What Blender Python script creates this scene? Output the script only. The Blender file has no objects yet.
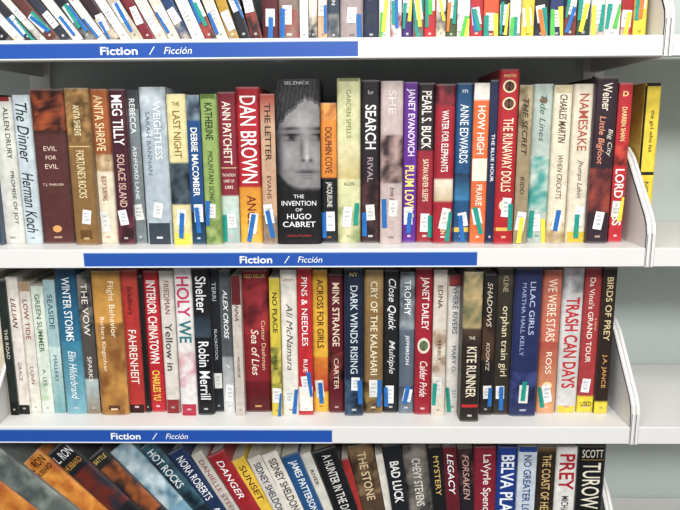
import bpy, math, random
from mathutils import Matrix, Vector, noise
random.seed(7)
sc=bpy.context.scene
sc.view_settings.view_transform='Standard'
sc.view_settings.look='None'

# ------------------------------------------------------------ camera
FPX=643.0; D=0.90; H=1.45
cam_d=bpy.data.cameras.new('camera'); cam=bpy.data.objects.new('camera',cam_d)
sc.collection.objects.link(cam); sc.camera=cam
cam_d.sensor_width=36; cam_d.lens=FPX/680*36; cam_d.clip_start=0.01
PITCH=math.radians(11.0); YAW=math.radians(1.0); ROLL=math.radians(-0.36)
R=(Matrix.Rotation(YAW,4,'Z')@Matrix.Rotation(math.pi/2-PITCH,4,'X')@Matrix.Rotation(ROLL,4,'Z'))
cam.matrix_world=Matrix.Translation((0.0,-D,H))@R
def unproj(px,py,Y=0.0):
    d=(R.to_3x3()@Vector(((px-340)/FPX,(255-py)/FPX,-1)))
    t=(Y+D)/d.y
    return d.x*t, H+d.z*t

# ------------------------------------------------------------ colour
def lin(h):
    if isinstance(h,tuple): return h
    h=h.lstrip('#')
    if len(h)==3: h=''.join(c+c for c in h)
    o=[]
    for i in (0,2,4):
        c=int(h[i:i+2],16)/255
        o.append(c/12.92 if c<=0.04045 else ((c+0.055)/1.055)**2.4)
    return tuple(o)
def mix(a,b,t): return tuple(a[i]*(1-t)+b[i]*t for i in range(3))
def mute(c):
    l=.3*c[0]+.59*c[1]+.11*c[2]; return tuple(max(0,x)**1.10 for x in mix(c,(l,l,l),.06))

# ------------------------------------------------------------ materials
def mat(name,build):
    m=bpy.data.materials.new(name); m.use_nodes=True
    nt=m.node_tree; b=nt.nodes['Principled BSDF']; build(nt,b); return m
def m_cover(nt,b):
    a=nt.nodes.new('ShaderNodeAttribute'); a.attribute_name='Col'
    n=nt.nodes.new('ShaderNodeTexNoise'); n.inputs['Scale'].default_value=120; n.inputs['Detail'].default_value=5
    g=nt.nodes.new('ShaderNodeNewGeometry')
    nt.links.new(g.outputs['Position'],n.inputs['Vector'])
    mr=nt.nodes.new('ShaderNodeMapRange'); mr.inputs['To Min'].default_value=0.35; mr.inputs['To Max'].default_value=0.6
    nt.links.new(n.outputs['Fac'],mr.inputs['Value']); nt.links.new(mr.outputs['Result'],b.inputs['Roughness'])
    # slight handling wear, mottles the print
    cr=nt.nodes.new('ShaderNodeMapRange'); cr.inputs['From Min'].default_value=.3; cr.inputs['From Max'].default_value=.7
    cr.inputs['To Min'].default_value=.84; cr.inputs['To Max'].default_value=1.08
    nt.links.new(n.outputs['Fac'],cr.inputs['Value'])
    mx=nt.nodes.new('ShaderNodeVectorMath'); mx.operation='SCALE'
    nt.links.new(a.outputs['Color'],mx.inputs[0]); nt.links.new(cr.outputs['Result'],mx.inputs['Scale'])
    nt.links.new(mx.outputs['Vector'],b.inputs['Base Color'])
    b.inputs['Specular IOR Level'].default_value=0.25
    b.inputs['Coat Weight'].default_value=.22; b.inputs['Coat Roughness'].default_value=.14
MC=mat('book_cover_print',m_cover)
def m_pages(nt,b):
    a=nt.nodes.new('ShaderNodeAttribute'); a.attribute_name='Col'
    g=nt.nodes.new('ShaderNodeNewGeometry')
    mp=nt.nodes.new('ShaderNodeMapping'); mp.inputs['Scale'].default_value=(2500,30,30)
    n=nt.nodes.new('ShaderNodeTexNoise'); n.inputs['Scale'].default_value=1
    nt.links.new(g.outputs['Position'],mp.inputs['Vector']); nt.links.new(mp.outputs['Vector'],n.inputs['Vector'])
    mx=nt.nodes.new('ShaderNodeMix'); mx.data_type='RGBA'; mx.blend_type='MULTIPLY'
    mx.inputs[0].default_value=0.35
    nt.links.new(a.outputs['Color'],mx.inputs[6]); nt.links.new(n.outputs['Fac'],mx.inputs[7])
    nt.links.new(mx.outputs[2],b.inputs['Base Color']); b.inputs['Roughness'].default_value=0.9
MP=mat('book_pages',m_pages)
def solid(name,c,r=0.5,var=0.03,scale=12,bump=0.0):
    def f(nt,b):
        n=nt.nodes.new('ShaderNodeTexNoise'); n.inputs['Scale'].default_value=scale; n.inputs['Detail'].default_value=4
        g=nt.nodes.new('ShaderNodeNewGeometry'); nt.links.new(g.outputs['Position'],n.inputs['Vector'])
        cr=nt.nodes.new('ShaderNodeValToRGB'); l=lin(c)
        cr.color_ramp.elements[0].color=(*[max(0,x-var) for x in l],1); cr.color_ramp.elements[1].color=(*[min(1,x+var) for x in l],1)
        cr.color_ramp.elements[0].position=0.3; cr.color_ramp.elements[1].position=0.7
        nt.links.new(n.outputs['Fac'],cr.inputs['Fac']); nt.links.new(cr.outputs['Color'],b.inputs['Base Color'])
        b.inputs['Roughness'].default_value=r
        if bump:
            bm=nt.nodes.new('ShaderNodeBump'); bm.inputs['Strength'].default_value=bump; bm.inputs['Distance'].default_value=0.0005
            n2=nt.nodes.new('ShaderNodeTexNoise'); n2.inputs['Scale'].default_value=900
            nt.links.new(g.outputs['Position'],n2.inputs['Vector'])
            nt.links.new(n2.outputs['Fac'],bm.inputs['Height']); nt.links.new(bm.outputs['Normal'],b.inputs['Normal'])
    return mat(name,f)
M_METAL=solid('shelf_white_enamel','#dedcd9',0.42,0.015,6,0.15)
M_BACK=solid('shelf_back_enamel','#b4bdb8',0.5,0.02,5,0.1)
M_WALL=solid('wall_paint','#d5d6d0',0.8)
M_FLOOR=solid('carpet','#54585e',0.95,0.05,80)

# ------------------------------------------------------------ mesh accumulator
class Acc:
    def __init__(s): s.v=[];s.f=[];s.c=[];s.m=[];s.M=Matrix.Identity(4)
    def add(s,vs,fs,cols,mi=0):
        o=len(s.v); M=s.M
        for p in vs:
            s.v.append(tuple(M@Vector(p)))
        if isinstance(cols,tuple): s.c.extend([cols]*len(vs))
        else: s.c.extend(cols)
        for f in fs: s.f.append(tuple(i+o for i in f)); s.m.append(mi)
    def box(s,a,b,col,mi=0):
        x0,y0,z0=a;x1,y1,z1=b
        s.add([(x0,y0,z0),(x1,y0,z0),(x1,y1,z0),(x0,y1,z0),(x0,y0,z1),(x1,y0,z1),(x1,y1,z1),(x0,y1,z1)],
              [(0,3,2,1),(4,5,6,7),(0,1,5,4),(1,2,6,5),(2,3,7,6),(3,0,4,7)],col,mi)
    def obj(s,name,mats):
        me=bpy.data.meshes.new(name); me.from_pydata(s.v,[],s.f)
        at=me.color_attributes.new('Col','FLOAT_COLOR','POINT')
        flat=[]
        for c in s.c:
            c=mute(c); flat.extend((c[0],c[1],c[2],1.0))
        at.data.foreach_set('color',flat)
        for m in mats: me.materials.append(m)
        me.polygons.foreach_set('material_index',s.m); me.update()
        o=bpy.data.objects.new(name,me); sc.collection.objects.link(o); return o

# ------------------------------------------------------------ text
tcu=bpy.data.curves.new('tmp','FONT'); tob=bpy.data.objects.new('tmp',tcu); sc.collection.objects.link(tob)
tcu.resolution_u=3
_cache={}
def text_geo(s,bold=0.0,shear=0.0):
    k=(s,bold,shear)
    if k in _cache: return _cache[k]
    tcu.body=s; tcu.offset=bold; tcu.shear=shear
    bpy.context.view_layer.update()
    dg=bpy.context.evaluated_depsgraph_get(); ev=tob.evaluated_get(dg)
    me=ev.to_mesh()
    vs=[(v.co.x,v.co.y) for v in me.vertices]; fs=[tuple(p.vertices) for p in me.polygons]
    ev.to_mesh_clear()
    if not vs: vs=[(0,0),(1,0),(1,1)]; fs=[]
    x0=min(v[0] for v in vs);x1=max(v[0] for v in vs);y0=min(v[1] for v in vs);y1=max(v[1] for v in vs)
    w=max(x1-x0,1e-4);h=max(y1-y0,1e-4)
    r=([((a-x0)/w,(b-y0)/h) for a,b in vs],fs,w/h); _cache[k]=r; return r

# ------------------------------------------------------------ book
class Book:
    def __init__(s,acc,w,h,depth=0.15,hard=True,base='#888888',pages='#d8ccb0'):
        s.a=acc;s.w=w;s.h=h;s.d=depth;s.hard=hard;s.base=lin(base);s.pages=lin(pages)
        s.bul=min(0.0036,w*0.13) if hard else min(0.0012,w*0.05)
    def sy(s,x):
        u=min(max(x/s.w,0),1); return s.bul*(abs(2*u-1)**8)   # flat middle, rounded back at the joints
    def shell(s,paint,nu=8,nv=60):
        w,h,d=s.w,s.h,s.d; vs=[];cs=[];fs=[]
        if nu==8: us=[0,.03,.08,.16,.3,.5,.7,.84,.92,.97,1.0]; nu=10
        else: us=[i/nu for i in range(nu+1)]
        for j in range(nv+1):
            for u in us:
                v=j/nv
                vs.append((u*w,s.sy(u*w),h*(1-v))); cs.append(paint(u,v))
        for j in range(nv):
            for i in range(nu):
                a=j*(nu+1)+i; fs.append((a+nu+1,a+nu+2,a+1,a))
        s.a.add(vs,fs,cs)
        t=0.0022 if s.hard else 0.0005; b=s.bul; ec=mix(s.base,(0.5,0.5,0.5),0.12)
        s.a.box((0,b,0),(t,d,h),ec); s.a.box((w-t,b,0),(w,d,h),ec)
        for z in (0,h):
            vs=[];fs=[]
            for u in us:
                x=u*w; vs.append((x,s.sy(x),z)); vs.append((min(max(x,t),w-t),b+t,z))
            for i in range(nu):
                q=(2*i,2*i+2,2*i+3,2*i+1); fs.append(q if z else q[::-1])
            s.a.add(vs,fs,ec)
        s.a.add([(t,b+t,0),(w-t,b+t,0),(w-t,b+t,h),(t,b+t,h)],[(3,2,1,0)],ec)
        ins=0.0035 if s.hard else 0.0004
        s.a.box((t,b+t+0.0003,ins),(w-t,d-ins,h-ins),s.pages,1)
    def geo(s,pts,fs,col,eps):
        vs=[]
        for x,z in pts:
            x=min(max(x,0.0004),s.w-0.0004)
            vs.append((x,s.sy(x)-eps,z))
        s.a.add(vs,fs,col)
    def patch(s,u0,u1,v0,v1,col,eps=0.00015,rot=0,n=10):
        cx=(u0+u1)/2*s.w;cz=s.h*(1-(v0+v1)/2);hw=(u1-u0)/2*s.w;hh=(v1-v0)/2*s.h
        c,si=math.cos(rot),math.sin(rot);pts=[];fs=[]
        for i in range(n+1):
            for q in (-1,1):
                a=-hw+2*hw*i/n;b=q*hh; pts.append((cx+a*c-b*si,cz+a*si+b*c))
        for i in range(n): fs.append((2*i,2*i+2,2*i+3,2*i+1))
        s.geo(pts,fs,lin(col) if not isinstance(col,tuple) else col,eps)
    def ell(s,u,v,ru,rz,col,eps=0.0002):
        cx=u*s.w;cz=s.h*(1-v);pts=[(cx,cz)];n=18
        for i in range(n): pts.append((cx+ru*s.w*math.cos(i*2*math.pi/n),cz+rz*math.sin(i*2*math.pi/n)))
        s.geo(pts,[(0,1+i,1+(i+1)%n) for i in range(n)],lin(col),eps)
    def text(s,t,v0,v1,col,u0=.17,u1=.83,bold=0.01,shear=0,eps=0.0004,horiz=False,up=False):
        if not t.strip(): return
        if not horiz:
            mu=(u0+u1)/2; k=.82; u0=mu+(u0-mu)*k; u1=mu+(u1-mu)*k; bold*=.6
            mv=(v0+v1)/2; v0=mv+(v0-mv)*.95; v1=mv+(v1-mv)*.95
        vs,fs,asp=text_geo(t,bold,shear)
        if horiz: L=(u1-u0)*s.w; T=(v1-v0)*s.h
        else: L=(v1-v0)*s.h; T=(u1-u0)*s.w
        if L<0.5*T*asp: T=L/(0.5*asp)
        l=min(L,1.35*T*asp)
        cx=(u0+u1)/2*s.w; cz=s.h*(1-(v0+v1)/2)
        pts=[]
        for a,b in vs:
            p=(a-.5)*l;q=(b-.5)*T
            if horiz: pts.append((cx+p,cz+q))
            elif up: pts.append((cx-q,cz+p))
            else: pts.append((cx+q,cz-p))
        s.geo(pts,fs,lin(col),eps)

def T(t,v0,v1,c,u0=.17,u1=.83,b=.012,sh=0): return ('T',t,v0,v1,c,u0,u1,b,sh)
def Hz(t,v0,v1,c,u0=.1,u1=.9,b=.012,sh=0): return ('H',t,v0,v1,c,u0,u1,b,sh)
def B(v0,v1,c,u0=0,u1=1): return ('B',v0,v1,c,u0,u1)
def N(v0,v1,c1,c2,sc_=60): return ('N',v0,v1,lin(c1),lin(c2),sc_)
def G(v0,v1,c1,c2): return ('G',v0,v1,lin(c1),lin(c2))
def E(v,ru,rz,c,u=.5): return ('E',v,ru,rz,c,u)

BLUE='#2471b8';TEAL='#149a88';YEL='#f0dc3c';GRN='#5cbf50';ORG='#ef7f2e'
def face(u,v):
    # printed black-and-white portrait of a boy, cropped by the spine so his right eye sits left of centre
    n=noise.noise(Vector((u*9,v*26,3)))*.5+.5
    fine=noise.noise(Vector((u*60,v*170,7)))
    def g(cu,cv,ru,rv): return math.exp(-(((u-cu)/ru)**2+((v-cv)/rv)**2))
    hair=.150+.045*math.sin(u*5.5+.6)+.03*noise.noise(Vector((u*14,1,0)))
    s=.58-.12*abs(u-.6)
    s+=.10*g(.58,.26,.30,.06)+.10*g(.25,.45,.16,.06)+.08*g(.95,.45,.14,.06)+.14*g(.70,.42,.05,.07)+.10*g(.70,.462,.06,.018)
    for cu in (.36,1.02):
        s-=.20*g(cu,.335,.21,.030)
        s-=.34*g(cu-.01,.290-.01*(u-cu),.20,.010)
        s+=.18*g(cu,.344,.13,.010)
        s-=.50*g(cu+.01,.342,.075,.015)
        s-=.34*g(cu,.327,.17,.005)
        s-=.14*g(cu,.361,.14,.0035)
        s+=.34*g(cu+.035,.337,.018,.004)
    s-=.16*g(.58,.41,.045,.06)
    s-=.26*g(.62,.480,.045,.008)+.26*g(.79,.480,.04,.008)+.08*g(.70,.490,.14,.010)
    s-=.08*g(.70,.515,.04,.012)
    s-=.20*g(.70,.545,.20,.010); s-=.30*g(.70,.554,.22,.004); s-=.10*g(.70,.570,.16,.008); s-=.10*g(.70,.590,.13,.006)
    s-=.34*g(0,.48,.12,.3)
    jaw=.640-.12*max(0,.55-u)**2*3
    if v<hair+.10*max(0,.25-u)*4: s=.13+.20*abs(math.sin(u*34+v*22+n*3))*max(0,fine*.5+.5)+.03*fine
    elif v<hair+.02+.10*max(0,.25-u)*4: s*=.62
    k=min(1,max(0,(v-jaw)/.03)); s=s*(1-k)+.12*k
    if v>.675: s=.11
    s=max(.05,min(.80,s+(n-.5)*.05+fine*.02)); s=s**2.1*.88
    return (s*1.03,s*.98,s*.99)

def make(acc,xl,xr,yt,base,tc='#ffffff',txt='',ex=(),st='',zs=0,yref=110,lean=0,yoff=0,hard=None,big=False,painter=None,depth=None):
    X0,_=unproj(xl,yref,yoff); X1,Zr=unproj(xr,yref,yoff)
    _,Zt=unproj((xl+xr)/2,yt,yoff)
    a=math.radians(lean); h=(Zt-zs)/math.cos(a); w=(X1-X0)*math.cos(a)-0.0008
    Xb=X0+(Zr-zs)*math.tan(a)
    if hard is None: hard=(w>0.021)
    d=depth or random.uniform(.135,.155)
    acc.M=Matrix.Translation((Xb,yoff,zs+0.0002))@Matrix.Rotation(-a,4,'Y')
    bk=Book(acc,w,h,d,hard,base,random.choice(['#d9cfb8','#e4dccb','#cdbf9f','#e8e4da']))
    bl=lin(base); ns=random.uniform(0,99)
    arts=[e for e in ex if e[0] in 'NG']
    def paint(u,v):
        c=bl
        for e in arts:
            if e[1]<=v<=e[2]:
                if e[0]=='G': c=mix(e[3],e[4],(v-e[1])/(e[2]-e[1]))
                else:
                    q=noise.noise(Vector((u*w*e[5]*1.5+ns,v*h*e[5],ns)))+.5*noise.noise(Vector((u*w*e[5]*4,v*h*e[5]*3,ns+9)))
                    q=min(1,max(0,.5+q*1.1)); c=mix(e[3],e[4],q)
        m=1+.14*noise.noise(Vector((u*3+ns,v*9,ns)))
        c=tuple(min(1,x*m) for x in c)
        wear=.35 if (v<.012 or v>.988) else 0
        if u in(0,1): wear=max(wear,.06+.25*max(0,noise.noise(Vector((u*9,v*40,ns)))))
        return mix(c,(.5,.48,.45),wear)
    if painter: bk.shell(painter,64,220)
    else: bk.shell(paint,8,64)
    for e in ex:
        if e[0]=='B': bk.patch(e[4],e[5],e[1],e[2],lin(e[3]))
        elif e[0]=='E': bk.ell(e[5],e[1],e[2],e[3],e[4])
        elif e[0]=='T': bk.text(e[1],e[2],e[3],e[4],e[5],e[6],e[7],e[8])
        elif e[0]=='H': bk.text(e[1],e[2],e[3],e[4],e[5],e[6],e[7],e[8],horiz=True)
    if txt:
        p=txt.split('|'); sh=random.choice([0,0,0,.25]); lo,hi=.05,(.72 if st else .84)
        k=random.choice([.02,.05,.09]); bd=random.choice([0,0,.008,.018])
        if len(p)==1: bk.text(p[0],lo+.04,hi,tc,.26,.74,bd,sh)
        else:
            n0,n1=len(p[0])+2,len(p[1])+2; mid=lo+(hi-lo)*n0/(n0+n1)
            bk.text(p[0],lo,mid-.03,tc,.2+k,.8-k,bd,sh); bk.text(p[1],mid+.03,hi,tc,.3+k/2,.70-k/2,0,sh)
    if not painter: bk.patch(.38,.62,.950,.963,mix(lin(tc),bl,.5),.0002)
    if st:
        # call-number label + coloured genre tape
        rot=random.uniform(-.2,.2); px=0.00135/w
        v0=random.uniform(.72,.82); lh=.026/h*random.uniform(.75,1.15); lw=min(.82,max(.34,9.0*px))
        off=random.choice([.5,.42,.58])
        bk.patch(off-lw/2,off+lw/2,v0,v0+lh,lin(random.choice(['#e6e8e8','#e0e0da','#eaeaea'])),.0007,rot)
        for k in range(3):
            vv=v0+lh*(.2+.22*k); ww=lw*random.uniform(.2,.32)
            bk.text(random.choice(['FIC','F','SHR','EVA','BRO','PAT','KOC','LEW','DAI']),vv,vv+.0026/h,'#70757c',off-ww,off+ww,0,0,.0009,horiz=True)
        sides=[.18,.82,.5]; random.shuffle(sides)
        for ch in st:
            col={'b':BLUE,'t':TEAL,'y':YEL,'g':GRN,'o':ORG}.get(ch)
            if col:
                sw=min(.34,4.8*px); side=sides.pop(); dv=random.uniform(-.03,.05)
                bk.patch(side-sw/2,side+sw/2,v0+dv,v0+dv+.038/h*random.uniform(.75,1.1),lin(col),.0011+.0002*random.random(),rot+random.uniform(-.1,.1),3)
    acc.M=Matrix.Identity(4)
    return Xb,w,h

# ------------------------------------------------------------ shelf levels
YF=-0.043
def shelf_z(py,px=340): return unproj(px,py,YF)[1]
Z1=shelf_z(37.5); Z2=shelf_z(249); Z3=shelf_z(427); Z4=Z3-(Z2-Z3)-0.004
def yo(): return random.uniform(-.008,.007)

# ================= ROW 2 =================
A=Acc()
r2=[
(-44,-26,92,'#7a3340','#f0e0d0','HEART|MEYERS',(),'w'),
(-26,-12,96,'#2e4a63','#ffffff','NIGHT SKY|COLE',(),'b'),
(-12,12,97,'#d6d6ce','#26262a','',[T('ALLEN DRURY',.06,.42,'#2a2a2c',.6,.86,0),T('PROMISE OF JOY',.46,.9,'#2a2a2c',.6,.86,0),B(0,.03,'#8a2a2a')],''),
(12,30,95,'#c3cfd3','#1f2328','',[T('The Dinner',.04,.45,'#1f2328',.12,.93,.006,.3),T('Herman Koch',.5,.93,'#1f2328',.12,.93,.006,.3)],''),
(30,64,89,'#5b3330','#e8c9b0','',[N(.0,.26,'#3a1512','#a4522c',90),G(.26,.3,'#40201c','#5b3330'),Hz('EVIL',.36,.39,'#e8d0bc',.3,.7,0),Hz('FOR',.42,.445,'#e8d0bc',.34,.66,0),Hz('EVIL',.475,.505,'#e8d0bc',.3,.7,0),Hz('T.J. PARKER',.60,.62,'#e8d0bc',.18,.82,0),E(.9,.14,.005,'#d9a060')],''),
(64,89,88,'#8b6a3c','#ead9a8','',[N(0,.34,'#5a4424','#b08850',70),B(.36,.365,'#e0c890'),T("FORTUNE'S ROCKS",.38,.70,'#ecdcae',.3,.72),T('ANITA SHREVE',.1,.3,'#ecdcae',.32,.66),B(.9,.96,'#6a4a22',.25,.75)],'w'),
(89,109,89,'#e1d6bf','#a0522d','',[G(0,.42,'#b46a35','#9c5a30'),T('ANITA SHREVE',.03,.40,'#f2dcae',.2,.78),N(.42,.52,'#d9c7a0','#a07a50'),T('BODY SURFING',.55,.72,'#9a4a26',.3,.7)],'w'),
(109,126,89,'#4f2030','#f0e6e0','',[T('MEG TILLY',.03,.36,'#f4eeee',.1,.88,.02),T('SOLACE ISLAND',.40,.76,'#d8b9a8',.22,.78),N(.82,1,'#301520','#7a3344')],'w'),
(126,139,90,'#7c8588','#eceff0','REBECCA|ASHFORD LANE',[B(0,.12,'#4b5457')],'w'),
(139,166,87,'#aebac2','#f7f9fa','',[N(.0,.3,'#98a6b0','#cfd7dc',40),T('WEIGHTLESS',.08,.46,'#f4f7f9',.5,.82,.004),T('SARAH BANNAN',.1,.6,'#6a7a86',.2,.4,0),B(.86,1,'#3c4650')],'w'),
(166,186,94,'#ded39d','#25303c','',[Hz('THE',.05,.075,'#8a6a20',.3,.7),T('LAST NIGHT',.1,.42,'#8a6a20',.28,.74),N(.45,.72,'#1c2630','#54646c'),B(.92,1,'#e8d44a')],'wb'),
(186,200,95,'#1d4f85','#ffffff','',[N(0,.16,'#1a2c40','#7c8f9c'),T('DEBBIE MACOMBER',.2,.68,'#f4f4ee',.2,.8,.02),G(.78,1,'#10263e','#274f6a')],'wb'),
(200,217,94,'#93ab62','#2d3d1c','KATHERINE|MOUNTAIN SONG',[B(0,.03,'#5a7434'),N(.8,1,'#64803a','#a9bb74')],'wb'),
(217,236,92,'#8a2b3b','#f3e2dc','',[T('ANN PATCHETT',.05,.48,'#f5ead8',.22,.78),B(.49,.495,'#e8cfa0'),Hz('THE PATRON',.53,.55,'#f5ead8',.14,.86,0),Hz('SAINT OF',.57,.59,'#f5ead8',.2,.8,0),Hz('LIARS',.61,.632,'#f5ead8',.28,.72,0),G(.68,1,'#c9d8ce','#9fb7b2')],'wt'),
(236,260,87,'#b3212f','#ffffff','',[T('DAN BROWN',.04,.62,'#fbf3ef',.08,.92,.012),G(.64,1,'#d8922a','#e3b43a'),T('ANGELS',.68,.95,'#7b1a1a',.3,.78)],'wb'),
(260,275,94,'#c3a184','#4a2c20','THE LETTER|EVANS',[G(0,.2,'#a33a34','#c3a184'),N(.8,1,'#3a5060','#a08870')],'wb'),
]
for b in r2:
    make(A,b[0],b[1],b[2],b[3],b[4],b[5],b[6],b[7],zs=Z2,yref=110,yoff=yo())
make(A,275,320,79,'#2a292e','#fff','',[Hz('SELZNICK',.014,.032,'#c8c8c8',.22,.78,0),
  Hz('THE',.690,.712,'#f2f2f2',.38,.62,0),Hz('INVENTION',.728,.758,'#f2f2f2',.10,.90,0),Hz('OF',.774,.793,'#f2f2f2',.42,.58,0),Hz('HUGO',.808,.842,'#f2f2f2',.22,.78,.004),Hz('CABRET',.857,.891,'#f2f2f2',.12,.88,.004),Hz('SCHOLASTIC PRESS',.940,.952,'#c04040',.22,.78,0)],'',zs=Z2,painter=face,yoff=-.006,hard=True)
r2b=[
(320,337,103,'#db8a33','#2a1a10','',[N(0,.12,'#a4522a','#e8a750'),T('DOLPHIN COVE',.16,.50,'#6a2a10',.24,.76),G(.52,1,'#15181d','#252b33'),T('JACQUELINE',.55,.74,'#e8e4d8',.25,.75)],'wb'),
(337,361,78,'#d3d3a4','#586040','',[B(0,.02,'#8a9060'),T('GARDEN SPELLS',.06,.36,'#7a8250',.38,.62,0),G(.38,.60,'#dcd6ac','#c7b67c'),N(.78,1,'#8fa06a','#d6d0a4'),Hz('ALLEN',.62,.64,'#5d5a30',.28,.72,0)],'wt'),
(361,381,80,'#2a2126','#ffffff','',[T('SEARCH',.14,.42,'#f2efec',.16,.84,.02),T('RIVAL',.46,.62,'#b39aa0',.3,.66),Hz('for',.06,.085,'#ccc',.35,.65,0),N(.6,1,'#201418','#5a3a3c')],'wb'),
(381,404,81,'#c4b2ae','#3b2a2c','',[T('SHE',.05,.20,'#e5dbd8',.3,.7,0),N(.32,.62,'#3a2a2c','#b79c94',50),T('Emily Barr',.64,.76,'#4b3436',.34,.66,0,.3)],'wb'),
(404,418,82,'#6b2f98','#ffffff','',[T('JANET EVANOVICH',.03,.46,'#f4e9f8',.1,.9,.02),T("PLUM LOVIN'",.5,.84,'#f7e27a',.06,.94,.03)],'b'),
(418,436,83,'#9c2a3a','#ffffff','',[G(0,.42,'#2e2326','#3a2a2e'),T('PEARL S. BUCK',.04,.41,'#f5efe6',.16,.84,.014),T('SATAN NEVER SLEEPS',.46,.74,'#f5e0c0',.3,.7)],'wt'),
(436,456,84,'#a51f33','#ffffff','',[N(0,.13,'#3a1a20','#a02a3a'),T('WATER FOR ELEPHANTS',.15,.55,'#fbf2ea',.28,.72),G(.58,.72,'#e6dccb','#c8b492'),T('GRUEN',.84,.94,'#f4dcae',.34,.66)],'wt'),
(456,474,83,'#22557f','#ffffff','',[T('ANNE EDWARDS',.12,.5,'#e9f2f6',.2,.8,.014),Hz('m',.04,.06,'#e0e8ee',.35,.65,0),G(.55,.72,'#1a3350','#3980a8'),B(.9,.93,'#e0c050')],'wb'),
(474,490,83,'#e06f35','#ffffff','',[G(0,.1,'#e9e3da','#eee8dd'),T('HOW HIGH',.13,.44,'#fff5e8',.2,.8,.014),B(.46,.6,'#f2e4d0'),T('PRAIRIE',.62,.76,'#fff0de',.25,.75)],'wt'),
(490,499,80,'#202d52','#ffffff','THE BLUE HOUR',[],''),
(519,533,85,'#a08f70','#3a2c1c','THE SECRET|KIDD',[N(.0,.25,'#6b5c40','#b8a884')],'y'),
(533,554,84,'#b3bfb6','#355a58','',[T('Tide Lines',.06,.36,'#456a66',.32,.68,0,.3),N(.45,.8,'#4ba39a','#cdd6cc',55),E(.1,.2,.004,'#8a6a4a')],'wyt'),
(554,573,85,'#e3dac3','#5b3a22','CHARLES MARTIN|WHEN CRICKETS',[B(0,.05,'#c7b894'),N(.86,1,'#a88a5c','#dccba6')],'wb'),
(573,595,84,'#e0d6c1','#4a3c33','',[T('NAMESAKE',.05,.42,'#b0563c',.24,.78,.01),T('Jhumpa Lahiri',.46,.72,'#5a4a3c',.32,.68,0,.3),B(.93,1,'#d5b83c')],'wt'),
(595,618,77,'#372631','#e7c8a8','',[T('Weiner',.03,.2,'#f0e2cf',.25,.75,.01),T('Little Bigfoot',.22,.52,'#e99a7a',.12,.55,.01,.2),T('Big City',.25,.52,'#d8d0c0',.58,.9,.01,.2),N(.54,.8,'#5a2a30','#a04a3a',50)],'w'),
(618,632,83,'#bf2b34','#ffffff','',[T('LORD LOSS',.52,.90,'#f7e9e2',.08,.92,.03),Hz('D',.05,.08,'#fbe6a0',.3,.7),T('DARREN SHAN',.14,.36,'#fbe6a0',.28,.72),N(.38,.5,'#5a1014','#d04a3a')],'y'),
]
for b in r2b:
    make(A,b[0],b[1],b[2],b[3],b[4],b[5],b[6],b[7],zs=Z2,yref=110,yoff=yo())
make(A,499,519,69,'#b3202c','#ffe9b0','',[Hz('MARTIN',.03,.045,'#f2d890',.2,.8,0),E(.095,.34,.0085,'#e9d9b0'),E(.095,.26,.0065,'#5a3a2a'),E(.19,.34,.0085,'#e9d9b0'),E(.19,.26,.0065,'#6a4a3a'),T('THE RUNAWAY DOLLS',.26,.70,'#fbe9c8',.14,.88,.01),E(.77,.3,.008,'#e9d9b0'),B(.9,.92,'#e0b860')],'t',zs=Z2,yoff=-.012,hard=True)
A.obj('library_books',[MC,MP])

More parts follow.
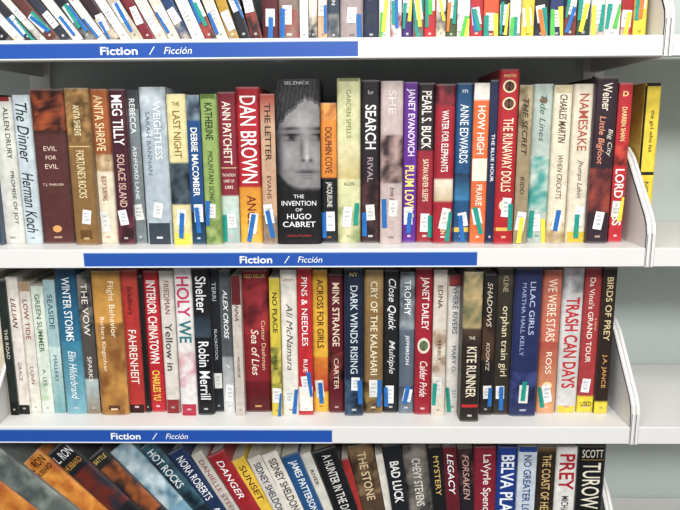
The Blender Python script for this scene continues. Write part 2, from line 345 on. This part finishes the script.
# ================= ROW 3 =================
A=Acc()
r3=[
(-46,-30,276,'#3b4c6a','#f0f0f0','SHORE|HALE',(),'w'),
(-30,-14,280,'#a03c3c','#f0e0d0','EMBER|LOWE',(),''),
(-14,-3,274,'#d8cdb4','#333333','LAKE',(),''),
(-3,6,280,'#26302b','#e0d8c8','THE ROAD',[B(.9,1,'#111111')],''),
(6,18,277,'#e4ddd2','#6c3a2c','LILLIAN|GRACE',[B(.93,1,'#222222')],''),
(18,30,282,'#dfdbcf','#903a36','LOW TIDE|DUNN',[B(0,.07,'#b79c7c')],''),
(30,43,286,'#dbe3d6','#4f7a54','GREEN SUMMER|A. LEE',[N(.7,.9,'#b9ccb0','#e6ebe0')],''),
(43,55,280,'#a5c3c4','#2a5560','SEASIDE|MALLERY',[G(.5,1,'#cfe0dc','#74a8ac')],''),
(55,77,268,'#1f5e7e','#ffffff','',[G(0,.5,'#184a68','#2c7596'),G(.5,1,'#3d86a2','#7fb3be'),T('WINTER STORMS',.05,.50,'#f2f7f8',.28,.74,.008),T('Elin Hilderbrand',.55,.9,'#f2f7f8',.3,.74,0,.25)],''),
(77,91,275,'#58524e','#f0e8df','THE VOW|SPARKS',[N(0,.4,'#2f3438','#8c8378',50),G(.75,1,'#b4c4c4','#8f7f6a')],''),
(91,120,271,'#a9813f','#fff3d6','',[G(0,.35,'#b98a3c','#d59d4c'),N(.35,1,'#8a5a2c','#c8954a',30),T('Flight Behavior',.06,.46,'#f9eccc',.5,.82,.0),T('Barbara Kingsolver',.2,.8,'#f9eccc',.18,.40,0),B(.93,.96,'#5a3818',.3,.7)],''),
(120,138,270,'#b43630','#ffffff','',[G(0,.25,'#c44a3c','#b43630'),T('FAHRENHEIT',.4,.80,'#fbeae0',.24,.8,.008),T('Bradbury',.08,.34,'#2a1412',.3,.68,0),B(.94,1,'#3a1210')],''),
(138,143,276,'#1b1a1c','#ffffff','',[],''),
(143,159,271,'#bb2632','#ffffff','',[T('INTERIOR CHINATOWN',.05,.66,'#fbefe8',.14,.86,.025),T('CHARLES YU',.69,.92,'#f6d84e',.2,.8,.02)],''),
(159,174,271,'#d6d0c7','#26282a','',[T('Yellow in',.35,.7,'#3a3a3c',.2,.8,.01),T('FRIEDMAN',.06,.3,'#8a2a2a',.28,.72,0),B(.9,1,'#8f2c30')],''),
(174,192,268,'#e2dedb','#ba3458','',[T('HOLY',.05,.33,'#cc3a68',.06,.94,.03),T('WE',.34,.5,'#2a7a80',.08,.94,.03),N(.55,.8,'#d8a0ac','#e8e2de',60),B(.92,1,'#b8324c')],''),
(192,209,268,'#1b1c20','#ffffff','',[T('Shelter',.05,.30,'#f4f4f4',.14,.92,.006),T('Robin Merrill',.48,.90,'#f4f4f4',.14,.92,.006),G(.32,.46,'#24303a','#465460')],''),
(209,219,268,'#22262d','#cfd6dc','TERRI|BLACKSTOCK',[],'w'),
(219,231,270,'#5b5f62','#f4f4f4','ALEX CROSS|P',[G(.6,1,'#9aa0a2','#d8d8d6')],'w'),
(231,241,276,'#c8bfb4','#5a2020','DONNA|MONROE',[B(.0,.2,'#6a2024')],''),
(241,269,270,'#8d2430','#f2d070','',[Hz('REED KELLER',.03,.055,'#f0d070',.12,.88,0),N(.10,.45,'#601620','#a8343c',40),T('Sea of Lies',.40,.74,'#f6ecd8',.28,.62,0,.2),T('Cutter Dashman',.3,.74,'#e7c8a0',.68,.86,.0),G(.78,1,'#701822','#551018')],''),
(269,280,278,'#d2be3e','#2a3a1c','NO PLACE|PAGE',[N(.5,.8,'#50602a','#d8c858')],'b'),
(280,297,270,'#e3ded3','#6a3a40','',[T('Ali McNamara',.2,.7,'#5a4a4a',.3,.76,0,.3),Hz('Letters',.05,.075,'#a03a3a',.15,.85,0)],'bw'),
(297,312,268,'#c1272f','#ffffff','PINS & NEEDLES|RUE',[B(.8,.97,'#e9e4dc')],'b'),
(312,328,270,'#e4b234','#3a2010','',[T('ACROSS FOR GIRLS',.05,.55,'#4a2412',.25,.78,.02),G(.6,.85,'#d8852c','#b83428')],'b'),
(328,344,274,'#651c28','#f0d8c0','MINK STRANGE|CARTER',[N(.55,.75,'#2a1014','#8a3c3c')],''),
(344,364,268,'#1f2c44','#ffffff','',[T('DARK WINDS RISING',.10,.72,'#d8e2ea',.28,.74,.006),Hz('NY',.03,.055,'#e8c860',.3,.7,0),N(.75,1,'#101a2a','#44607c')],'wb'),
(364,384,270,'#8b7048','#fff4d8','',[G(0,.3,'#b89a66','#8a6a40'),T('CRY OF THE KALAHARI',.06,.74,'#f9edcc',.3,.74,.006),N(.78,1,'#4a3a22','#a08450')],'b'),
(384,400,270,'#222326','#ffffff','',[T('Close Quick',.05,.42,'#f2f2f2',.16,.84,.004,.3),T('Multiple',.46,.74,'#d8d8d8',.2,.8,.01,.3)],'wb'),
(400,416,272,'#5f6b78','#ffffff','TROPHY|JEFFERSON',[N(0,.4,'#39424e','#98a2a8',50),G(.8,1,'#3a4654','#7c8894')],'b'),
(416,434,268,'#a32234','#ffffff','',[T('JANET DAILEY',.05,.42,'#fbefe8',.18,.82,.014),E(.52,.36,.012,'#e9dcc8'),E(.52,.26,.008,'#6a7a5a'),T('Calder Pride',.62,.88,'#fbefe8',.25,.78,0,.25)],''),
(434,448,270,'#d8cfc0','#5a3a2a','EDNA|FERBER',[N(.4,.7,'#a89078','#e0d6c6')],'wt'),
(448,464,275,'#e2ddd4','#3a4a6a','WHERE RIVERS|MARY O.',[B(.0,.08,'#a04040'),B(.86,.9,'#c0a060')],'t'),
(484,497,274,'#2a2424','#e8d8c0','SHADOWS|KOONTZ',[N(.3,.6,'#201414','#5a4030')],'b'),
(497,515,268,'#3a342b','#ffffff','',[T('orphan train girl',.24,.74,'#e9dcb8',.2,.82,0),G(.0,.18,'#5c5644','#3a342b'),T('KLINE',.05,.16,'#c8b890',.32,.68,0)],'wb'),
(515,543,268,'#2c3662','#e8e8f0','',[T('LILAC GIRLS',.08,.45,'#c8d0ec',.54,.78,0),T('MARTHA HALL KELLY',.08,.6,'#aab4d8',.26,.44,0),N(.7,.9,'#1c2346','#46528a',30)],'wt'),
(543,563,270,'#c9735c','#fff0d8','WE WERE STARS|ROSS',[G(.5,1,'#b85848','#e0a878'),E(.8,.25,.006,'#f0d8a0')],'t'),
(563,585,268,'#cfcdca','#c02c34','',[T('TRASH CAN DAYS',.18,.84,'#c42c38',.12,.90,.035),N(0,.16,'#8a8c90','#d8d4d0'),B(.95,1,'#e0c840')],''),
(585,603,268,'#ae3f42','#ffffff','',[T('Da Vinci\'s GRAND TOUR',.05,.66,'#fbf0e4',.24,.62,.006),T('a novel',.3,.46,'#f0d0a0',.68,.84,0),G(.88,1,'#e6d030','#e6d030'),Hz('USED',.92,.955,'#1a1a1a',.2,.8,.01)],'w'),
(603,617,268,'#33261f','#e8d0a0','',[T('BIRDS OF PREY',.05,.5,'#e6d0a0',.22,.8,.01),T('J.A. JANCE',.54,.86,'#d8a060',.25,.75),G(.92,1,'#e6d030','#e6d030')],''),
]
for b in r3:
    make(A,b[0],b[1],b[2],b[3],b[4],b[5],b[6],b[7],zs=Z3,yref=290,yoff=yo())
make(A,464,484,272,'#332a26','#fff','',[N(0,.36,'#7a7a58','#c2a878',45),G(.36,.5,'#5a4636','#2a2220'),T('KITE RUNNER',.48,.84,'#f2e6cc',.2,.82,.014),Hz('THE',.42,.44,'#f2e6cc',.34,.66,0),B(.88,.9,'#c83030')],'',zs=Z3,yref=290,yoff=-.026)
A.obj('library_books',[MC,MP])

# ================= ROW 1 =================
A=Acc()
r1=[(-60,-30,'#7a2e34',42),(-30,-8,'#33475c',42),(-8,8,'#24262b',42),(8,20,'#e1dfda',42),(20,32,'#35383d',41),(32,42,'#d8d4cc',41),(42,56,'#6a4038',40),(56,68,'#3a414c',38),(68,80,'#e2ded6',37),(80,93,'#272a30',36),(93,104,'#dcd8d2',35),(104,117,'#3b2a30',33),(117,128,'#e6e2da',32),(128,141,'#c1b8a8',31),(141,153,'#7d2a36',29),(153,166,'#e0d8cc',28),(166,178,'#d9cdbc',26),(178,190,'#2c4a74',25),(190,203,'#e4e0dc',23),(203,215,'#37322e',22),(215,227,'#dcd4c0',20),(227,238,'#b8922f',18),(238,250,'#23262c',16),(250,262,'#1e1c20',13),
(263,279,'#5c1c28',0),(279,300,'#8d7a72',0),(300,309,'#d9dde0',0),(309,318,'#e2d8c4',0),(318,328,'#c9a888',0),(328,340,'#3a4656',0),(340,364,'#a89a98',0),(364,379,'#1f2c4c',0),(379,391,'#e8e6da',0),(391,402,'#dfe2e2',0),(402,413,'#4a2f72',0),(413,424,'#1f8a80',0),(424,436,'#c02a34',0),(436,446,'#e6d8b8',0),(446,457,'#4a5a34',0),(457,470,'#e9e9e4',0),(470,483,'#b82c34',0),(483,499,'#d65a30',0),(499,509,'#1b1e24',0),(509,521,'#d8d4cc',0),(521,534,'#e6c43a',0),(534,549,'#1d2026',0),(549,564,'#2b3d6c',0),(564,576,'#1a2c28',0),(576,590,'#2f4a3a',0),(590,604,'#d2d2cc',0),(604,620,'#e5e3dc',0),(620,633,'#a8242c',0),(633,646,'#e8cf3a',0)]
names=['ROSE TRILOGY|COLE','DANCING|STEEL','SUN SISTER|RILEY','THE GUARDIAN|OATES','GIFT|AMES','NORTH|BURKE','RED LILY|ROBERTS','HARVEST|KANE','PARADISE|COBEN','MIDNIGHT|DEAN']
for i,(a,b,c,le) in enumerate(r1):
    L=sum(lin(c))/3; tc='#f4efe6' if L<.3 else random.choice(['#222226','#8a2a30','#2a4a70'])
    hh=random.uniform(.19,.235)
    px=(a+b)/2
    zt=Z1+hh*math.cos(math.radians(le))
    yt=-60
    for q in range(-200,30,2):
        if unproj(px,q)[1]<zt: yt=q;break
    if a<260: st='b' if (i%3 and a>50) else 'w'
    elif a<370: st=random.choice(['','b','wb'])
    else: st=['ty','tg','y','to','gy','bt','yt'][i%7]
    if L<.1 and le>0: st=random.choice(['w','b','bt'])
    make(A,a,b,yt,c,tc,names[i%10],[N(.82,.99,c,random.choice(['#8a8a86','#c8b8a0','#303848','#a04840']),60)] if i%2 else [],st,zs=Z1,yref=34,lean=le,yoff=random.uniform(-.004,.004))
A.obj('library_books',[MC,MP])

# ================= ROW 4 =================
A=Acc()
r4=[
(-110,-62,474,52,'#5a3a30','#fff','',[],''),
(-62,-16,470,50,'#d5822c','#3a1a10','',[N(0,.6,'#b8621e','#e09a3c',30),Hz('KING',.02,.07,'#3a1a10')],''),
(-16,26,456,47,'#6a726e','#1c2022','',[N(0,.5,'#59615e','#9aa39c',40),Hz('STEFFENSEN',.025,.07,'#1c2226',.08,.92,.01)],''),
(26,62,466,45,'#d5822c','#3a1a10','',[N(0,.5,'#c06a22','#e8a040',40),Hz('L. RON',.03,.085,'#26140c',.1,.9,.01),Hz('HUBBARD',.105,.14,'#3a1a10')],''),
(62,98,456,43,'#24252a','#fff','',[Hz('L. RON',.03,.09,'#f2f2f2',.1,.9,.01),Hz('HUBBARD',.115,.16,'#d8a040',.1,.9,0),N(.2,.5,'#7a3020','#30323a',40)],''),
(98,124,460,41,'#2f2c2e','#fff','',[Hz('BATTLE',.03,.06,'#e0c070'),N(.1,.5,'#202428','#a05a2c',50)],''),
(124,156,454,39,'#7fa8bc','#fff','',[N(0,.5,'#4d8098','#cfdfe2',30)],''),
(156,178,450,37,'#1f2c38','#fff','',[T('HOT ROCKS',.04,.35,'#e8eef0',.2,.8),N(.0,.5,'#182430','#406a78',40)],''),
(178,200,455,32,'#263a60','#fff','NORA ROBERTS|X',[],'w'),
(200,214,456,29,'#c9c4ba','#8a2a30','DANIELLE STEEL|X',[],''),
(214,236,458,28,'#a3242e','#fff','DANGER|X',[],''),
(236,252,462,27,'#e8c23a','#5a1a1a','SUNSET|X',[],''),
(252,268,460,24,'#d8d2c6','#26304a','',[T('SIDNEY SHELDON',.04,.5,'#27345c',.2,.82,.02)],''),
(268,286,456,23,'#e2dcd0','#9a2a2c','',[T('SIDNEY SHELDON',.04,.5,'#2a2a2e',.2,.82,.02)],''),
(286,306,458,21,'#25588a','#fff','',[T('JAMES PATTERSON',.04,.5,'#f0f4f6',.2,.82,.02)],''),
(306,318,455,20,'#d8d4c8','#333','RIVER|X',[],''),
(318,344,453,18,'#1c1d20','#fff','',[T('A HUNTER IN THE DARK',.03,.6,'#e8e4dc',.3,.75,.01)],''),
(344,352,460,14,'#a8332f','#fff','',[],''),
(352,378,447,12,'#5a4636','#e0c8a0','THE STONE|X',[N(0,.4,'#4a382a','#8a7050',40)],''),
(378,386,455,10,'#e2ddd2','#333','',[],''),
(386,404,446,8,'#23252a','#fff','',[T('BAD LUCK',.12,.46,'#f4f4f0',.2,.84,.025)],''),
(404,430,446,7,'#54504e','#fff','',[N(0,.6,'#2c2e32','#8a837a',40),T('CHEVY STEVENS',.1,.5,'#e8e2d8',.3,.7)],''),
(430,444,447,6,'#1e1c20','#e0c070','MYSTERY|X',[],''),
(444,458,447,5,'#6a1e2a','#fff','LEGACY|X',[],''),
(458,474,448,4,'#282228','#d8b0a0','FORSAKEN|X',[N(0,.3,'#1c181c','#5a3a3c',50)],''),
(474,497,447,1.5,'#8c2436','#fff','',[T('LaVyrle Spencer',.05,.6,'#f6ece4',.25,.8,.01)],''),
(497,518,447,0,'#20418c','#fff','',[T('BELVA PLAIN',.05,.62,'#f2f4fa',.12,.9,.03)],''),
(518,537,447,0,'#c9d2da','#24448a','',[T('NO GREATER LOVE',.05,.6,'#2a4a8c',.25,.76,.02),B(0,.04,'#2a4a8c')],''),
(537,556,447,0,'#33291f','#e0c080','THE COAST OF HER|X',[G(0,.05,'#8a6a40','#33291f')],''),
(556,578,447,0,'#e2dfda','#b02430','',[T('PREY',.05,.35,'#b4242e',.08,.94,.03),T('MICHAEL CRICHTON',.38,.8,'#2a2a2a',.3,.7)],''),
(578,606,446,0,'#1a1b1e','#fff','',[Hz('SCOTT',.03,.09,'#ece4cf',.12,.88,.0),T('TUROW',.12,.5,'#ece4cf',.1,.9,.01),B(.105,.11,'#b08a40',.1,.9)],''),
]
for b in r4:
    t=b[6].replace('|X','|A NOVEL')
    make(A,b[0],b[1],b[2],b[4],b[5],t,b[7],b[8],zs=Z4,yref=470,lean=b[3],yoff=random.uniform(-.004,.006),hard=(b[1]-b[0]>20))
A.obj('library_books',[MC,MP])

# yellow book in the neighbouring bay
A=Acc()
make(A,644,661,83,'#e9cf37','#1c1c1c','',[B(0,.02,'#222222'),B(.02,1,'#222222',0,.12),T('the girl who fell',.05,.55,'#222222',.36,.7,.01),B(.56,.58,'#222222'),T('NOVEL',.62,.78,'#222222',.3,.7,0)],'',zs=Z2,yref=110,yoff=.03)
A.obj('library_book',[MC,MP])

# ================= SHELVING UNIT =================
import bmesh
unit=bpy.data.objects.new('library_shelving_unit',None); sc.collection.objects.link(unit)
def mk(name,vs,fs,m,bevel=0):
    me=bpy.data.meshes.new(name); me.from_pydata(vs,[],fs); me.materials.append(m); me.update()
    o=bpy.data.objects.new(name,me); sc.collection.objects.link(o)
    if bevel:
        md=o.modifiers.new('bev','BEVEL'); md.width=bevel; md.segments=3; md.limit_method='ANGLE'
    return o
def extr_x(name,prof,x0,x1,m,bevel=0):
    n=len(prof); vs=[(x0,y,z) for y,z in prof]+[(x1,y,z) for y,z in prof]
    fs=[tuple(range(n)),tuple(reversed(range(n,2*n)))]+[(i,i+n,(i+1)%n+n,(i+1)%n) for i in range(n)]
    o=mk(name,vs,fs,m,bevel); o.parent=unit
    bm=bmesh.new(); bm.from_mesh(o.data); bmesh.ops.recalc_face_normals(bm,faces=bm.faces); bm.to_mesh(o.data); bm.free()
    return o
YB=0.205
XR=unproj(663,45,YF)[0]; XL=XR-0.914
t=.002; LH=.0258
def shelf(z,x0,x1):
    prof=[(YF,z-.0008),(YF+.0012,z),(YB,z),(YB,z-t),(YF+t,z-t),(YF+t,z-LH+t),(YF+.014,z-LH+t),(YF+.014,z-LH),(YF+.001,z-LH),(YF,z-LH+.001)]
    extr_x('shelf_board',prof,x0,x1,M_METAL)
def bracket(z,x):
    pts=[(YF-.001,z-LH),(YF-.001,z+.020),(YF+.002,z+.032),(YF+.010,z+.044)]
    for k in range(1,7):
        s=k/6; pts.append((YF+.010+.070*s,z+.044+.074*s))
    pts+=[(YF+.100,z+.131),(YF+.125,z+.135),(YB,z+.135),(YB,z-LH)]
    extr_x('shelf_end_bracket',pts,x,x+.0022,M_METAL,.0006)
    fl=[p for p in pts[:12]]
    inner=[(y+.004,zz-.002) for y,zz in reversed(fl)]
    extr_x('bracket_flange',fl+inner,x-.0,x+.0058,M_METAL,.0005)
levels=[Z1,Z2,Z3,Z4,Z4-.262,Z4-.524]
for z in levels:
    shelf(z,XL+.003,XR-.0003); shelf(z,XR+.0125,XR+.0125+.60); shelf(z,XL-.30,XL-.008)
    bracket(z,XR); bracket(z,XR+.0061); bracket(z,XL); 
def box(name,a,b,m,parent=unit,bevel=0):
    x0,y0,z0=a;x1,y1,z1=b
    o=mk(name,[(x0,y0,z0),(x1,y0,z0),(x1,y1,z0),(x0,y1,z0),(x0,y0,z1),(x1,y0,z1),(x1,y1,z1),(x0,y1,z1)],
      [(0,3,2,1),(4,5,6,7),(0,1,5,4),(1,2,6,5),(2,3,7,6),(3,0,4,7)],m,bevel)
    o.parent=parent; return o
for x in (XL-.02,XR-.012): box('upright_post',(x,YB,0.0),(x+.035,YB+.05,2.0),M_METAL,bevel=.002)
box('back_panel',(XL-.3,YB+.006,.05),(XR+.62,YB+.02,2.0),M_BACK)
M_SLOT=solid('slot_dark','#3a3d3c',.8)
for k in range(60):
    z=.2+k*.03
    box('post_slot',(XR+.003,YB-.0006,z),(XR+.007,YB+.001,z+.014),M_SLOT)
extr_x('base_plinth',[(YF+.01,0),(YF+.01,.09),(YB,.09),(YB,0)],XL-.3,XR+.62,M_METAL,.001)

# ================= SHELF LABELS =================
def m_lab(nt,b):
    a=nt.nodes.new('ShaderNodeAttribute'); a.attribute_name='Col'
    nt.links.new(a.outputs['Color'],b.inputs['Base Color']); b.inputs['Roughness'].default_value=.35
M_LAB=mat('label_print',m_lab)
def label(z,pxl,pxr,py,ptx,lab=True):
    A=Acc(); x0=unproj(pxl,py,YF)[0]; x1=unproj(pxr,py,YF)[0]
    zt=z-.0050; zb=z-LH+.0022; y=YF-.0008
    A.box((x0,y,zb),(x1,YF-.0001,zt),lin('#1f57ac'))
    A.box((x0,y-.0004,zb-.0012),(x1,YF-.0001,zb+.0004),lin('#dfe6ee'))
    A.box((x0,y-.0004,zt-.0004),(x1,YF-.0001,zt+.0008),lin('#7f9cc8'))
    hz=zt-zb
    def tx(s,cx,l,hgt,bold,sh,dz=0):
        vs,fs,asp=text_geo(s,bold,sh)
        xc=unproj(cx,py,YF)[0]; L=l/FPX*.86
        zc=(zt+zb)/2+dz
        A.add([(xc+(a-.5)*L,y-.0005,zc+(b-.5)*hgt) for a,b in vs],fs,lin('#f4f6fa'))
    tx('Fiction',ptx[0],ptx[1],hz*.54,.018,0); tx('/',ptx[2],6,hz*.54,0,.2); tx('Ficción',ptx[3],ptx[4],hz*.46,0,.25)
    return A.obj('shelf_label',[M_LAB])
label(Z1,-45,358,48,(119,36,152,178,27))
label(Z2,84,477,258,(256,33,287,310,25))
label(Z3,-30,332,436,(126,32,155,177,24))
bpy.data.objects.remove(tob); bpy.data.curves.remove(tcu)

# ================= ROOM =================
box('wall_back',(-3,.34,0),(3,.44,2.8),M_WALL,None)
box('floor',(-3,-3.5,-.05),(3,.44,0),M_FLOOR,None)

# ================= LIGHT =================
w=bpy.data.worlds.new('world'); sc.world=w; w.use_nodes=True
bg=w.node_tree.nodes['Background']; bg.inputs[0].default_value=(.96,.98,1,1); bg.inputs[1].default_value=.42
def area(n,loc,sx,sy,e,tgt):
    l=bpy.data.lights.new(n,'AREA'); l.shape='RECTANGLE'; l.size=sx; l.size_y=sy; l.energy=e; l.color=(1,.985,.96)
    o=bpy.data.objects.new(n,l); sc.collection.objects.link(o); o.location=loc
    o.rotation_euler=(Vector(tgt)-Vector(loc)).to_track_quat('-Z','Y').to_euler()
area('ceiling_light',(-.3,-1.2,2.7),1.8,.3,28,(0,0,1.2))
area('ceiling_light',(.5,-2.6,2.7),1.8,.5,68,(0,0,1.2))
